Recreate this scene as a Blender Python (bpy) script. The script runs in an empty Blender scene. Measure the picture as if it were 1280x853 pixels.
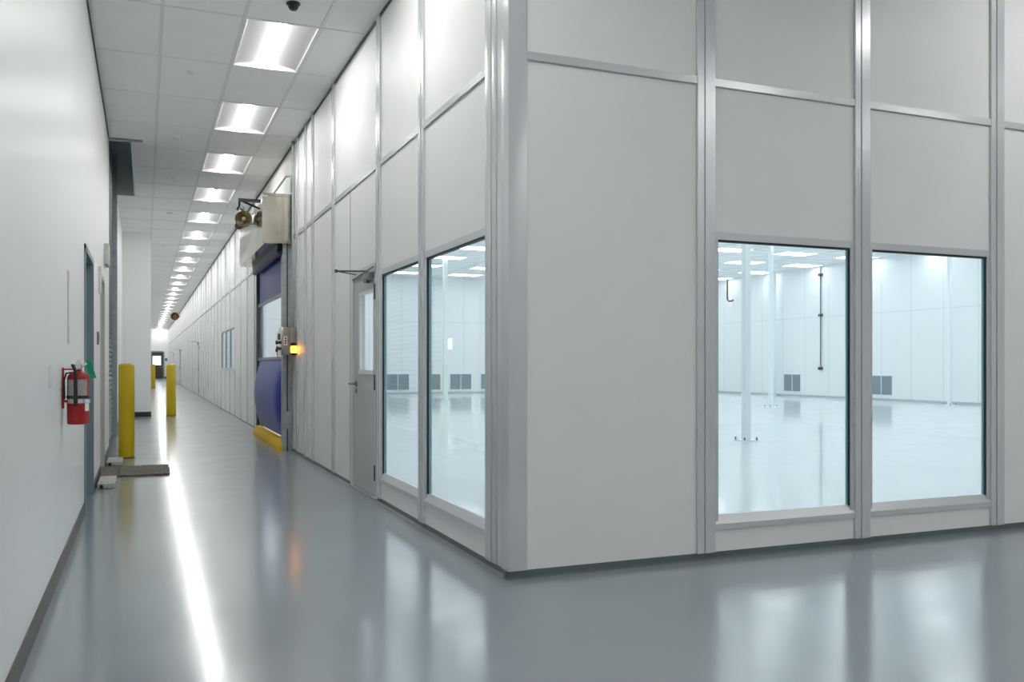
import bpy, bmesh, math, random
from mathutils import Vector, Matrix
random.seed(7)
PI = math.pi
SC = bpy.context.scene
C = SC.collection

# ------------------------------------------------------------------ plan (metres)
XS, YF = 2.044, 4.981        # corridor face and front face of the modular wall
XL = -.485                   # left corridor wall
ZC = 4.588                   # corridor ceiling
YE = 88.0                    # end of the corridor
XR, YB, ZI = 24.7, 38.0, 5.2 # inside of the clean room: right wall, back wall, ceiling
TH = .045                     # panel wall thickness
RAILZ = 3.19

# ------------------------------------------------------------------ materials
def nt(name):
    m = bpy.data.materials.new(name); m.use_nodes = True
    n = m.node_tree.nodes; l = m.node_tree.links
    return m, n, l, n['Principled BSDF']
def pmat(name, col, rough=.5, metal=0., spec=.5, noise=0., nscale=6., bump=0., bscale=40., stretch=(1,1,1), coat=0., emis=None, estr=0., rvar=0.):
    m, n, l, b = nt(name)
    b.inputs['Base Color'].default_value = (*col, 1)
    b.inputs['Roughness'].default_value = rough
    b.inputs['Metallic'].default_value = metal
    b.inputs['Specular IOR Level'].default_value = spec
    b.inputs['Coat Weight'].default_value = coat
    if emis:
        b.inputs['Emission Color'].default_value = (*emis, 1); b.inputs['Emission Strength'].default_value = estr
    if noise or bump or rvar:
        tc = n.new('ShaderNodeTexCoord'); mp = n.new('ShaderNodeMapping'); mp.inputs['Scale'].default_value = stretch
        l.new(tc.outputs['Object'], mp.inputs['Vector'])
        if noise or rvar:
            t = n.new('ShaderNodeTexNoise'); t.inputs['Scale'].default_value = nscale; t.inputs['Detail'].default_value = 4
            l.new(mp.outputs[0], t.inputs['Vector'])
        if noise:
            r = n.new('ShaderNodeMapRange'); r.inputs[1].default_value = .3; r.inputs[2].default_value = .7
            r.inputs[3].default_value = 1 - noise; r.inputs[4].default_value = 1 + noise
            l.new(t.outputs[0], r.inputs[0])
            mx = n.new('ShaderNodeVectorMath'); mx.operation = 'SCALE'; mx.inputs[0].default_value = col
            l.new(r.outputs[0], mx.inputs['Scale']); l.new(mx.outputs[0], b.inputs['Base Color'])
        if rvar:
            r = n.new('ShaderNodeMapRange'); r.inputs[1].default_value = .3; r.inputs[2].default_value = .7
            r.inputs[3].default_value = rough - rvar; r.inputs[4].default_value = rough + rvar
            l.new(t.outputs[0], r.inputs[0]); l.new(r.outputs[0], b.inputs['Roughness'])
        if bump:
            t2 = n.new('ShaderNodeTexNoise'); t2.inputs['Scale'].default_value = bscale; t2.inputs['Detail'].default_value = 3
            l.new(mp.outputs[0], t2.inputs['Vector'])
            bp = n.new('ShaderNodeBump'); bp.inputs['Strength'].default_value = bump; bp.inputs['Distance'].default_value = .01
            l.new(t2.outputs[0], bp.inputs['Height']); l.new(bp.outputs[0], b.inputs['Normal'])
    return m

M = {}
M['panel'] = pmat('panel_laminate', (.86, .86, .85), .52, noise=.012, nscale=3, bump=.02, bscale=260)
M['post'] = pmat('anodised_post', (.72, .73, .745), .25, metal=.4)
M['groove'] = pmat('post_groove', (.42, .43, .44), .5)
M['frame_metal'] = pmat('window_frame_metal', (.66, .67, .69), .33, metal=.3)
M['gasket'] = pmat('black_gasket', (.015, .018, .02), .5)
M['leftwall'] = pmat('satin_white_paint', (.87, .88, .87), .34, noise=.01, nscale=1.5, bump=.03, bscale=12)
M['white'] = pmat('white_paint', (.80, .81, .80), .55)
M['whitegloss'] = pmat('white_plastic', (.78, .78, .76), .3)
M['tile'] = pmat('ceiling_tile', (.88, .885, .865), .85, noise=.02, nscale=3, bump=.08, bscale=180)
M['tbar'] = pmat('ceiling_grid_bar', (.74, .745, .74), .45)
M['darkgap'] = pmat('shadow_gap', (.10, .10, .10), .7)
M['rubber'] = pmat('dark_base_rubber', (.045, .042, .04), .38, noise=.05)
M['basegrey'] = pmat('grey_cove_base', (.10, .125, .13), .4)
M['teal'] = pmat('blue_grey_paint', (.22, .29, .32), .4)
M['doorgrey'] = pmat('door_grey_paint', (.50, .52, .515), .42)
M['steel'] = pmat('brushed_stainless', (.44, .415, .36), .12, metal=1, noise=.06, nscale=5)
M['galv'] = pmat('galvanised_steel', (.42, .46, .47), .42, metal=.7, noise=.1, nscale=14)
M['chrome'] = pmat('chrome', (.75, .75, .76), .15, metal=1)
M['darkmetal'] = pmat('dark_metal', (.10, .10, .105), .35, metal=.6)
M['greymetal'] = pmat('grey_metal', (.25, .255, .265), .35, metal=.6)
M['black'] = pmat('black_plastic', (.012, .012, .013), .3)
M['yellow'] = pmat('yellow_safety_paint', (.54, .385, .002), .32, noise=.04, nscale=5)
M['yellowmatt'] = pmat('yellow_rubber', (.80, .50, .004), .6, spec=.25)
M['red'] = pmat('red_enamel', (.36, .006, .010), .3)
M['redplastic'] = pmat('red_plastic', (.55, .01, .01), .35)
M['green'] = pmat('green_tag', (.0, .30, .17), .5, noise=.15, nscale=40)
M['label'] = pmat('aged_label', (.38, .37, .36), .45, noise=.25, nscale=60, stretch=(1, 1, 6))
M['mat'] = pmat('brown_grey_mat', (.15, .135, .115), .95, noise=.45, nscale=28, bump=.6, bscale=140)
M['blue'] = pmat('blue_pvc', (.03, .055, .40), .42, noise=.05, nscale=3)
M['navy'] = pmat('navy_pvc', (.012, .016, .07), .5)
M['clearpvc'] = pmat('clear_pvc_window', (.66, .71, .74), .16, coat=.5)
M['seamgrey'] = pmat('curtain_seam', (.25, .26, .30), .4)
M['horn'] = pmat('beige_horn', (.30, .24, .12), .4)
M['hornlight'] = pmat('pale_horn', (.55, .50, .38), .4)
M['palebox'] = pmat('pale_housing', (.60, .60, .56), .4)
M['brown'] = pmat('brown_door', (.085, .05, .032), .45)
M['amber'] = pmat('amber_beacon', (.9, .35, .02), .3, emis=(1., .36, .03), estr=9.)
M['boltgrey'] = pmat('bolt_grey', (.16, .20, .22), .4, metal=.5)
M['intwhite'] = pmat('clean_white_column', (.80, .85, .87), .35)
M['vent'] = pmat('vent_grille', (.26, .32, .36), .5)
M['ventframe'] = pmat('vent_frame', (.72, .77, .79), .45)
M['cleanbase'] = pmat('clean_cove_base', (.45, .50, .52), .5)
M['copper'] = pmat('brown_pipe', (.16, .09, .05), .4, metal=.3)
M['palered'] = pmat('faded_red_sign', (.72, .52, .50), .5)
M['tealedge'] = pmat('glass_edge', (.36, .60, .64), .3)
M['blockmetal'] = pmat('worn_pale_metal', (.52, .52, .50), .4, metal=.4, noise=.2, nscale=30)
M['shutter'] = pmat('shutter_slat', (.22, .24, .25), .45, metal=.3)
M['hole'] = pmat('dark_shaft_paint', (.60, .63, .64), .8)
M['outside'] = pmat('daylit_room_beyond', (.8, .85, .9), .5, emis=(.8, .9, 1.), estr=1.2)

def floor_mat(name, col, rough, stain, coat=.38):
    m, n, l, b = nt(name)
    tc = n.new('ShaderNodeTexCoord')
    def noise(scale, detail, stretch=(1, 1, 1)):
        mp = n.new('ShaderNodeMapping'); mp.inputs['Scale'].default_value = stretch
        l.new(tc.outputs['Object'], mp.inputs['Vector'])
        t = n.new('ShaderNodeTexNoise'); t.inputs['Scale'].default_value = scale; t.inputs['Detail'].default_value = detail
        l.new(mp.outputs[0], t.inputs['Vector']); return t.outputs[0]
    def rng(o, a, c):
        r = n.new('ShaderNodeMapRange'); r.inputs[1].default_value = .3; r.inputs[2].default_value = .7
        r.inputs[3].default_value = a; r.inputs[4].default_value = c; l.new(o, r.inputs[0]); return r.outputs[0]
    v = n.new('ShaderNodeVectorMath'); v.operation = 'SCALE'; v.inputs[0].default_value = col
    l.new(rng(noise(.9, 5), 1 - stain, 1 + stain), v.inputs['Scale']); l.new(v.outputs[0], b.inputs['Base Color'])
    l.new(rng(noise(2.2, 5), rough * .8, rough * 1.25), b.inputs['Roughness'])
    b.inputs['Specular IOR Level'].default_value = 1.
    b.inputs['Coat Weight'].default_value = coat; b.inputs['Coat IOR'].default_value = 1.5; b.inputs['Coat Roughness'].default_value = .29
    h1 = noise(2.6, 2); h2 = noise(9., 3, (1, 1.8, 1)); h3 = noise(90., 1)
    def mul(o, k):
        x = n.new('ShaderNodeMath'); x.operation = 'MULTIPLY'; l.new(o, x.inputs[0]); x.inputs[1].default_value = k; return x.outputs[0]
    def add(a, c):
        x = n.new('ShaderNodeMath'); x.operation = 'ADD'; l.new(a, x.inputs[0]); l.new(c, x.inputs[1]); return x.outputs[0]
    hh = add(add(mul(h1, .05), mul(h2, .09)), mul(h3, .012))
    bp = n.new('ShaderNodeBump'); bp.inputs['Strength'].default_value = 1.; bp.inputs['Distance'].default_value = .0025
    l.new(hh, bp.inputs['Height']); l.new(bp.outputs[0], b.inputs['Normal'])
    return m
M['floor'] = floor_mat('grey_epoxy_floor', (.235, .268, .298), .15, .05)
M['cleanfloor'] = floor_mat('pale_epoxy_floor', (.70, .735, .75), .08, .02, .22)

def lined(name, col, linecol, ax_u, pitch_u, off_u, wu, pitch_v=None, off_v=0, wv=.01, ax_v='Z', rough=.4, step=None):
    """flat colour with thin joint lines every pitch metres (object space)"""
    m, n, l, b = nt(name)
    tc = n.new('ShaderNodeTexCoord'); sp = n.new('ShaderNodeSeparateXYZ'); l.new(tc.outputs['Object'], sp.inputs[0])
    def line(ax, pitch, off, w):
        a = n.new('ShaderNodeMath'); a.operation = 'SUBTRACT'; l.new(sp.outputs[ax], a.inputs[0]); a.inputs[1].default_value = off
        d = n.new('ShaderNodeMath'); d.operation = 'DIVIDE'; l.new(a.outputs[0], d.inputs[0]); d.inputs[1].default_value = pitch
        r = n.new('ShaderNodeMath'); r.operation = 'PINGPONG'; l.new(d.outputs[0], r.inputs[0]); r.inputs[1].default_value = .5
        c = n.new('ShaderNodeMath'); c.operation = 'LESS_THAN'; l.new(r.outputs[0], c.inputs[0]); c.inputs[1].default_value = w / pitch / 2
        return c.outputs[0]
    f = line(ax_u, pitch_u, off_u, wu)
    if pitch_v:
        g = line(ax_v, pitch_v, off_v, wv)
        mm = n.new('ShaderNodeMath'); mm.operation = 'MAXIMUM'; l.new(f, mm.inputs[0]); l.new(g, mm.inputs[1]); f = mm.outputs[0]
    mx = n.new('ShaderNodeMix'); mx.data_type = 'RGBA'
    mx.inputs[6].default_value = (*col, 1); mx.inputs[7].default_value = (*linecol, 1)
    l.new(f, mx.inputs[0]); l.new(mx.outputs[2], b.inputs['Base Color']); b.inputs['Roughness'].default_value = rough
    return m
WI, WL = (.80, .82, .83), (.66, .70, .72)
M['intwall_y'] = lined('clean_wall_panels', WI, WL, 'Y', 1.35, .35, .035, 40., RAILZ, .03)
M['intwall_x'] = lined('clean_wall_panels_back', WI, WL, 'X', 1.45, .3, .035, 40., RAILZ, .03)
M['intceil'] = lined('clean_ceiling_grid', (.86, .885, .89), (.46, .52, .54), 'Y', .722, .2, .06, 1.444, .3, .05, ax_v='X', rough=.6)

def glass_mat():
    m = bpy.data.materials.new('window_glass'); m.use_nodes = True
    n = m.node_tree.nodes; l = m.node_tree.links; n.remove(n['Principled BSDF'])
    t = n.new('ShaderNodeBsdfTransparent'); t.inputs[0].default_value = (.945, .975, .98, 1)
    g = n.new('ShaderNodeBsdfGlossy'); g.inputs['Roughness'].default_value = .0
    lw = n.new('ShaderNodeLayerWeight'); lw.inputs['Blend'].default_value = .5
    pw = n.new('ShaderNodeMath'); pw.operation = 'POWER'; l.new(lw.outputs['Facing'], pw.inputs[0]); pw.inputs[1].default_value = 5.
    fr = n.new('ShaderNodeMath'); fr.operation = 'MULTIPLY_ADD'; l.new(pw.outputs[0], fr.inputs[0]); fr.inputs[1].default_value = .5; fr.inputs[2].default_value = .018
    mx = n.new('ShaderNodeMixShader'); l.new(fr.outputs[0], mx.inputs[0]); l.new(t.outputs[0], mx.inputs[1]); l.new(g.outputs[0], mx.inputs[2])
    l.new(mx.outputs[0], n['Material Output'].inputs[0]); return m
M['glass'] = glass_mat()
def pvc_mat():
    m, n, l, b = nt('clear_pvc_window')
    b.inputs['Base Color'].default_value = (.85, .90, .93, 1); b.inputs['Roughness'].default_value = .15
    t = n.new('ShaderNodeBsdfTransparent'); t.inputs[0].default_value = (.93, .96, .97, 1)
    mx = n.new('ShaderNodeMixShader'); mx.inputs[0].default_value = .30
    l.new(t.outputs[0], mx.inputs[1]); l.new(b.outputs[0], mx.inputs[2]); l.new(mx.outputs[0], n['Material Output'].inputs[0]); return m
M['clearpvc'] = pvc_mat()

def lamp_mat(name, col, centre, edge, half, gamma=2.2):
    """lit diffuser: brightest along its middle where the tubes sit"""
    m, n, l, b = nt(name)
    tc = n.new('ShaderNodeTexCoord'); sp = n.new('ShaderNodeSeparateXYZ'); l.new(tc.outputs['Object'], sp.inputs[0])
    a = n.new('ShaderNodeMath'); a.operation = 'ABSOLUTE'; l.new(sp.outputs['X'], a.inputs[0])
    r = n.new('ShaderNodeMapRange'); r.inputs[1].default_value = 0; r.inputs[2].default_value = half; r.inputs[3].default_value = 1; r.inputs[4].default_value = 0
    l.new(a.outputs[0], r.inputs[0])
    p = n.new('ShaderNodeMath'); p.operation = 'POWER'; l.new(r.outputs[0], p.inputs[0]); p.inputs[1].default_value = gamma
    q = n.new('ShaderNodeMath'); q.operation = 'MULTIPLY_ADD'; l.new(p.outputs[0], q.inputs[0]); q.inputs[1].default_value = centre - edge; q.inputs[2].default_value = edge
    ln = n.new('ShaderNodeMath'); ln.operation = 'MULTIPLY_ADD'; l.new(r.outputs[0], ln.inputs[0]); ln.inputs[1].default_value = .30; l.new(q.outputs[0], ln.inputs[2]); q = ln
    b.inputs['Base Color'].default_value = (.30, .30, .30, 1); b.inputs['Roughness'].default_value = .5
    b.inputs['Emission Color'].default_value = (*col, 1); l.new(q.outputs[0], b.inputs['Emission Strength'])
    return m
M['lamp'] = lamp_mat('lit_troffer_diffuser', (1., 1., .985), .55, .10, .34, 2.)
try: M['lamp'].cycles.emission_sampling = 'NONE'
except Exception: pass
M['tube'] = pmat('lit_tube_lens', (.5, .5, .5), .5, emis=(1., 1., .985), estr=42.)
M['cleanlamp'] = pmat('lit_clean_diffuser', (.8, .8, .8), .5, emis=(.935, .975, 1.), estr=5.3)

# ------------------------------------------------------------------ mesh builder
class MB:
    def __init__(s): s.bm = bmesh.new()
    def _mark(s, faces, mi, smooth=False):
        for f in faces: f.material_index = mi; f.smooth = smooth
    def box(s, a, b, mi=0, bev=0.):
        (x0, y0, z0), (x1, y1, z1) = a, b
        x0, x1 = min(x0, x1), max(x0, x1); y0, y1 = min(y0, y1), max(y0, y1); z0, z1 = min(z0, z1), max(z0, z1)
        v = [s.bm.verts.new(p) for p in ((x0,y0,z0),(x1,y0,z0),(x1,y1,z0),(x0,y1,z0),(x0,y0,z1),(x1,y0,z1),(x1,y1,z1),(x0,y1,z1))]
        fs = [s.bm.faces.new([v[i] for i in q]) for q in ((3,2,1,0),(4,5,6,7),(0,1,5,4),(1,2,6,5),(2,3,7,6),(3,0,4,7))]
        s._mark(fs, mi)
        if bev:
            es = list({e for f in fs for e in f.edges})
            r = bmesh.ops.bevel(s.bm, geom=es, offset=bev, segments=2, affect='EDGES', profile=.7)
            s._mark(r['faces'], mi)
        return s
    def quad(s, pts, mi=0):
        f = s.bm.faces.new([s.bm.verts.new(p) for p in pts]); s._mark([f], mi); return s
    def prism(s, prof, axis, a, b, mi=0, smooth=False):
        """closed 2-D profile extruded from a to b along axis; profile axes are the other two in x,y,z order"""
        def P(u, v, w):
            return {'x': (w, u, v), 'y': (u, w, v), 'z': (u, v, w)}[axis]
        A = [s.bm.verts.new(P(u, v, a)) for u, v in prof]; B = [s.bm.verts.new(P(u, v, b)) for u, v in prof]
        n = len(prof); fs = [s.bm.faces.new(A[::-1]), s.bm.faces.new(B)]
        s._mark(fs, mi)
        fs = [s.bm.faces.new((A[i], A[(i+1) % n], B[(i+1) % n], B[i])) for i in range(n)]
        s._mark(fs, mi, smooth); return s
    def tube(s, pts, r, mi=0, n=10, cap=True):
        pts = [Vector(p) for p in pts]; rings = []
        rr = r if isinstance(r, (list, tuple)) else [r] * len(pts)
        up = None
        for i, p in enumerate(pts):
            d = (pts[min(i+1, len(pts)-1)] - pts[max(i-1, 0)]).normalized()
            if up is None or abs(up.dot(d)) > .95: up = Vector((0,0,1)) if abs(d.z) < .9 else Vector((1,0,0))
            a = d.cross(up).normalized(); b = d.cross(a).normalized(); up = up - d * up.dot(d)
            rings.append([s.bm.verts.new(p + (a * math.cos(2*PI*k/n) + b * math.sin(2*PI*k/n)) * rr[i]) for k in range(n)])
        fs = []
        for A, B in zip(rings, rings[1:]):
            fs += [s.bm.faces.new((A[k], A[(k+1) % n], B[(k+1) % n], B[k])) for k in range(n)]
        s._mark(fs, mi, True)
        if cap: s._mark([s.bm.faces.new(rings[0][::-1]), s.bm.faces.new(rings[-1])], mi)
        return s
    def lathe(s, prof, c=(0,0,0), axis=(0,0,1), n=24, mi=0):
        """prof: (radius, height) pairs along axis from c"""
        ax = Vector(axis).normalized(); c = Vector(c)
        u = Vector((1,0,0)) if abs(ax.x) < .9 else Vector((0,1,0))
        a = ax.cross(u).normalized(); b = ax.cross(a)
        rings = []
        for r, h in prof:
            if r < 1e-6: rings.append([s.bm.verts.new(c + ax * h)])
            else: rings.append([s.bm.verts.new(c + ax * h + (a * math.cos(2*PI*k/n) + b * math.sin(2*PI*k/n)) * r) for k in range(n)])
        fs = []
        for A, B in zip(rings, rings[1:]):
            for k in range(n):
                q = []
                q += [A[k], A[(k+1) % n]] if len(A) > 1 else [A[0]]
                q += [B[(k+1) % n], B[k]] if len(B) > 1 else [B[0]]
                if len(q) > 2: fs.append(s.bm.faces.new(q))
        s._mark(fs, mi, True); return s
    def build(s, name, mats, parent=None, origin=None, sharp=35, **props):
        bmesh.ops.recalc_face_normals(s.bm, faces=s.bm.faces[:])
        me = bpy.data.meshes.new(name); s.bm.to_mesh(me); s.bm.free()
        if origin is not None:
            me.transform(Matrix.Translation(-Vector(origin)))
        for mt in (mats if isinstance(mats, (list, tuple)) else [mats]): me.materials.append(M[mt] if isinstance(mt, str) else mt)
        try: me.set_sharp_from_angle(angle=math.radians(sharp))
        except Exception: pass
        o = bpy.data.objects.new(name, me); C.objects.link(o)
        if origin is not None: o.location = origin
        if parent is not None:
            o.parent = parent
            if origin is None: o.matrix_parent_inverse = Matrix.Translation(-Vector(parent.location))
        for k, v in props.items(): o[k] = v
        return o

def thing(name, label, cat, loc=(0,0,0), group=None):
    o = bpy.data.objects.new(name, None); C.objects.link(o); o.location = loc; o.empty_display_size = .1
    o['label'] = label; o['category'] = cat
    if group: o['group'] = group
    return o
def sthing(name, loc=(0,0,0)):
    o = bpy.data.objects.new(name, None); C.objects.link(o); o.location = loc; o.empty_display_size = .1
    o['kind'] = 'structure'; return o
def tag(o, label, cat, group=None):
    o['label'] = label; o['category'] = cat
    if group: o['group'] = group
    return o
def struct(mb, name, mats, **k):
    return mb.build(name, mats, kind='structure', **k)
def dup(root, loc, label, group=None):
    r = root.copy(); C.objects.link(r); r.location = loc; r['label'] = label
    if group: r['group'] = group
    elif 'group' in r: del r['group']
    for ch in list(root.children):
        c = ch.copy(); C.objects.link(c); c.parent = r
        for g in list(ch.children):
            d = g.copy(); C.objects.link(d); d.parent = c
    return r
_t = [0]
def trim(mb, mats, **k):
    _t[0] += 1; return struct(mb, 'trim_%d' % _t[0], mats, **k)
_w = [0]; _d = [0]

# ------------------------------------------------------------------ floor
b = MB()
b.quad([(-3, -7, 0), (XS + .04, -7, 0), (XS + .04, YE + 6, 0), (-3, YE + 6, 0)], 0)
b.quad([(XS + .04, -7, 0), (14, -7, 0), (14, YF + .04, 0), (XS + .04, YF + .04, 0)], 0)
b.quad([(XS + .04, YF + .04, 0), (XR + .2, YF + .04, 0), (XR + .2, YB + .2, 0), (XS + .04, YB + .2, 0)], 1)
struct(b, 'floor', ['floor', 'cleanfloor'])

# ------------------------------------------------------------------ corridor and lobby ceiling with lay-in grid
ZT = ZC
LX0, LX1 = .872, 1.594
PY_ = 1.444
YB0 = 10.16
ys = [YB0 + PY_ * k for k in range(-11, 55)]
def light_row(k): return k % 2 != 0            # rows that hold a light in the light column (cell k spans ys[k]..ys[k+1])
cells = MB(); bars = []
xcols = [XL, .149, LX0, LX1, XS]
HX0, HX1, HY0, HY1 = XL, -.19, 14.30, 18.82
light_cells = []
def tilequad(x0, y0, x1, y1): cells.quad([(x0, y0, ZT), (x0, y1, ZT), (x1, y1, ZT), (x1, y0, ZT)], 0)
for k in range(-11, 54):
    y0, y1 = YB0 + PY_ * k, YB0 + PY_ * (k + 1)
    for ci in range(4):
        x0, x1 = xcols[ci], xcols[ci + 1]
        if ci == 2 and light_row(k):
            light_cells.append((x0, y0, x1, y1)); continue
        if ci == 0:
            if y1 > HY0 and y0 < HY1:
                tilequad(HX1, y0, x1, y1)
                if y0 < HY0: tilequad(x0, y0, HX1, HY0)
                if y1 > HY1 + .01: tilequad(x0, HY1, HX1, y1)
                continue
        tilequad(x0, y0, x1, y1)
# strip above the side bays left of the corridor wall
tilequad(-3, -7, XL, HY0); tilequad(-3, HY1, XL, YE + 4)
# lobby to the right of the corridor mouth
lob_x = [XS + .722 * i for i in range(0, 17)]
for i in range(16):
    for k in range(-11, -3):
        y0, y1 = YB0 + PY_ * k, min(YB0 + PY_ * (k + 1), YF)
        if y0 >= YF: continue
        x0, x1 = lob_x[i], lob_x[i + 1]
        if i in (6, 10) and light_row(k) and y1 < YF: light_cells.append((x0, y0, x1, y1)); continue
        tilequad(x0, y0, x1, y1)
def bar(x0, y0, x1, y1): cells.box((x0, y0, ZT - .006), (x1, y1, ZT + .002), 1)
for x in (.149, LX0, LX1):
    bar(x - .017, -7, x + .017, YE)
for k in range(-11, 54):
    y = YB0 + PY_ * k
    bar(HX1 if HY0 - .1 < y < HY1 + .05 else XL, y - .009, XS if y > YF else 13.5, y + .009)
for x in lob_x: bar(x - .015, -6, x + .015, YF)
struct(cells, 'ceiling', ['tile', 'tbar'])

# dark shadow gap where ceiling meets the walls
trim(MB().box((XL, -6, ZC - .035), (XL + .012, HY0 - .3, ZC)), 'darkgap')
trim(MB().box((XS - .012, YF, ZC - .03), (XS, YE, ZC)), 'darkgap')
# shaft over the rolling shutter
s_ = MB()
s_.box((-.80, HY0, ZC + .9), (HX1 + .02, HY1, ZC + .92))
s_.box((HX1, HY0, ZC - .004), (HX1 + .02, HY1, ZC + .9)); s_.box((-.80, HY0 - .02, ZC), (HX1 + .02, HY0, ZC + .9)); s_.box((-.80, HY1, ZC), (HX1 + .02, HY1 + .02, ZC + .9))
s_.box((-.82, HY0, 3.6), (-.80, HY1, ZC + .9))
struct(s_, 'wall_shaft', 'hole')
trim(MB().box((XL, HY0 - .22, ZC - .03), (-.03, HY0 - .19, ZC)).box((XL, HY0 - .19, ZC - .02), (-.10, HY0 - .13, ZC), 1).box((HX1, HY0 - .1, ZC - .012), (HX1 + .02, HY1, ZC), 2), ['greymetal', 'white', 'tealedge'])

# ------------------------------------------------------------------ corridor ceiling lights
def make_troffer():
    t = thing('ceiling_light', 'x', 'ceiling light', (0, 0, 0))
    W, L = .355, .716
    f = MB()
    f.box((-.361, -.722, -.008), (-.335, .722, .004)); f.box((.335, -.722, -.008), (.361, .722, .004))
    f.box((-.335, -.722, -.008), (.335, -.70, .004)); f.box((-.335, .70, -.008), (.335, .722, .004))
    f.build('frame', 'whitegloss', t)
    arch = [(.335 * math.cos(a), .055 * math.sin(a)) for a in [PI * i / 20 for i in range(21)]]
    d = MB()
    A = [d.bm.verts.new((x, -.70, z)) for x, z in arch]; B = [d.bm.verts.new((x, .70, z)) for x, z in arch]
    fs = [d.bm.faces.new((A[i], A[i+1], B[i+1], B[i])) for i in range(20)]
    d._mark(fs, 0, True)
    d.build('diffuser', 'lamp', t)
    MB().prism([(-.062, .038), (-.035, .030), (.035, .030), (.062, .038), (.062, .042), (-.062, .042)], 'y', -.695, .695).build('tube_lens', 'tube', t)
    for sgn in (-1, 1):
        e = MB(); e.bm.faces.new([e.bm.verts.new((x, sgn * .70, z)) for x, z in arch])
        e.build('end_plate', 'white', t)
    return t
tro = make_troffer(); used = [False]
ORD = ['first','second','third','fourth','fifth','sixth','seventh','eighth','ninth','tenth','eleventh','twelfth','thirteenth','fourteenth','fifteenth','sixteenth']
cor = sorted([c for c in light_cells if abs(c[0] - LX0) < .01], key=lambda c: c[1])
lob = [c for c in light_cells if abs(c[0] - LX0) >= .01]
vis = [c for c in cor if c[1] > 8.5]
for c in cor + lob:
    loc = ((c[0]+c[2])/2, (c[1]+c[3])/2, ZC); grp = 'recessed lights along the corridor ceiling'
    if c in vis:
        i = vis.index(c)
        if i == 0: lab = 'largest and nearest recessed ceiling light of the corridor row, behind the black dome camera'
        elif i < 16: lab = '%s recessed ceiling light of the corridor row, counting away from the black dome camera' % ORD[i]
        else: lab = 'distant recessed ceiling light near the far end of the corridor, merging into a bright strip'
    else:
        lab = 'recessed ceiling light over the open floor in front of the modular wall'; grp = 'recessed lights over the open floor'
    if not used[0]:
        tro.location = loc; tro['label'] = lab; tro['group'] = grp; used[0] = True
    else: dup(tro, loc, lab, grp)

# ------------------------------------------------------------------ left wall, its door openings and bases
D1a, D1b = 8.55, 9.85
D2a, D2b = 11.55, 12.45
w = MB()
w.box((XL - .16, -6, 0), (XL, D1a, ZC)); w.box((XL - .16, D1a, 2.35), (XL, D1b, ZC))
w.box((XL - .16, D1b, 0), (XL, D2a, ZC)); w.box((XL - .16, D2a, 2.38), (XL, D2b, ZC))
w.box((XL - .16, D2b, 0), (XL, HY0 - .05, ZC))
w.box((-.62, 17.95, 0), (-.515, 24.2, ZC)); w.box((-3, 24.0, 0), (.14, 24.75, ZC))
w.box((-.9, 24.75, 0), (-.62, YE + .1, ZC))
struct(w, 'wall_left', 'leftwall')
bb = MB()
bb.box((XL, -6, 0), (XL + .008, D1a, .11)); bb.box((XL, D1b + .05, 0), (XL + .008, D2a - .05, .11)); bb.box((XL, D2b, 0), (XL + .014, HY0 - .05, .12))
struct(bb, 'baseboard_left', 'rubber')
struct(MB().box((-.62, 17.94, 0), (-.505, 17.95, .12)).box((-.515, 17.95, 0), (-.507, 24.0, .11)), 'baseboard_bay', 'rubber')
struct(MB().box((-.515, 23.99, 0), (.14, 24.0, .12)).box((.14, 24.0, 0), (.148, 24.75, .12)), 'baseboard_pillar', 'rubber')

def left_door(y0, y1, top, mt='teal'):
    _d[0] += 1
    r = sthing('door_%d' % _d[0], (XL, y0, 0))
    f = MB()
    f.box((XL - .17, y0 - .03, 0), (XL + .012, y0 + .02, top)); f.box((XL - .17, y1 - .05, 0), (XL + .012, y1 + .03, top)); f.box((XL - .17, y0 - .03, top - .05), (XL + .012, y1 + .03, top))
    f.build('door_frame', mt, r)
    MB().box((XL - .15, y0 + .02, .01), (XL - .10, y1 - .05, top - .05), bev=.002).build('door_leaf', mt, r)
    h = MB().tube([(XL - .10, y0 + .12, 1.02), (XL - .045, y0 + .12, 1.02), (XL - .045, y0 + .24, 1.02)], .009).lathe([(.028, 0), (.028, .008), (0, .008)], (XL - .10, y0 + .12, 1.02), (1, 0, 0))
    h.build('door_handle', 'chrome', r)
left_door(D1a, D1b, 2.35)
left_door(D2a, D2b, 2.38, 'doorgrey')

# rolling steel shutter in the bay
t = thing('rolling_shutter', 'grey slatted rolling steel shutter in the left wall bay behind the first yellow bollard', 'shutter', (-.56, 16.1, 0))
c_ = MB(); N = 62
zt = ZC + .6
prof = []
for i in range(N * 4 + 1):
    z = zt * i / (N * 4)
    prof.append((-.58 + .032 * abs(math.sin(PI * i / 4)), z))
A = [c_.bm.verts.new((x, HY0, z)) for x, z in prof]; B = [c_.bm.verts.new((x, 17.9, z)) for x, z in prof]
c_._mark([c_.bm.faces.new((A[i], A[i+1], B[i+1], B[i])) for i in range(len(prof)-1)], 0)
c_.build('curtain', 'shutter', t)
for y, xg in ((HY0 - .03, -.53), (17.89, -.47)):
    g = MB().box((-.60, y, 0), (xg, y + .05, zt))
    for i in range(40): g.box((-.575, y - .012, .1 + i * .12), (-.565, y, .13 + i * .12), 1)
    g.build('guide_rail', ['galv', 'darkmetal'], t)

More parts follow.
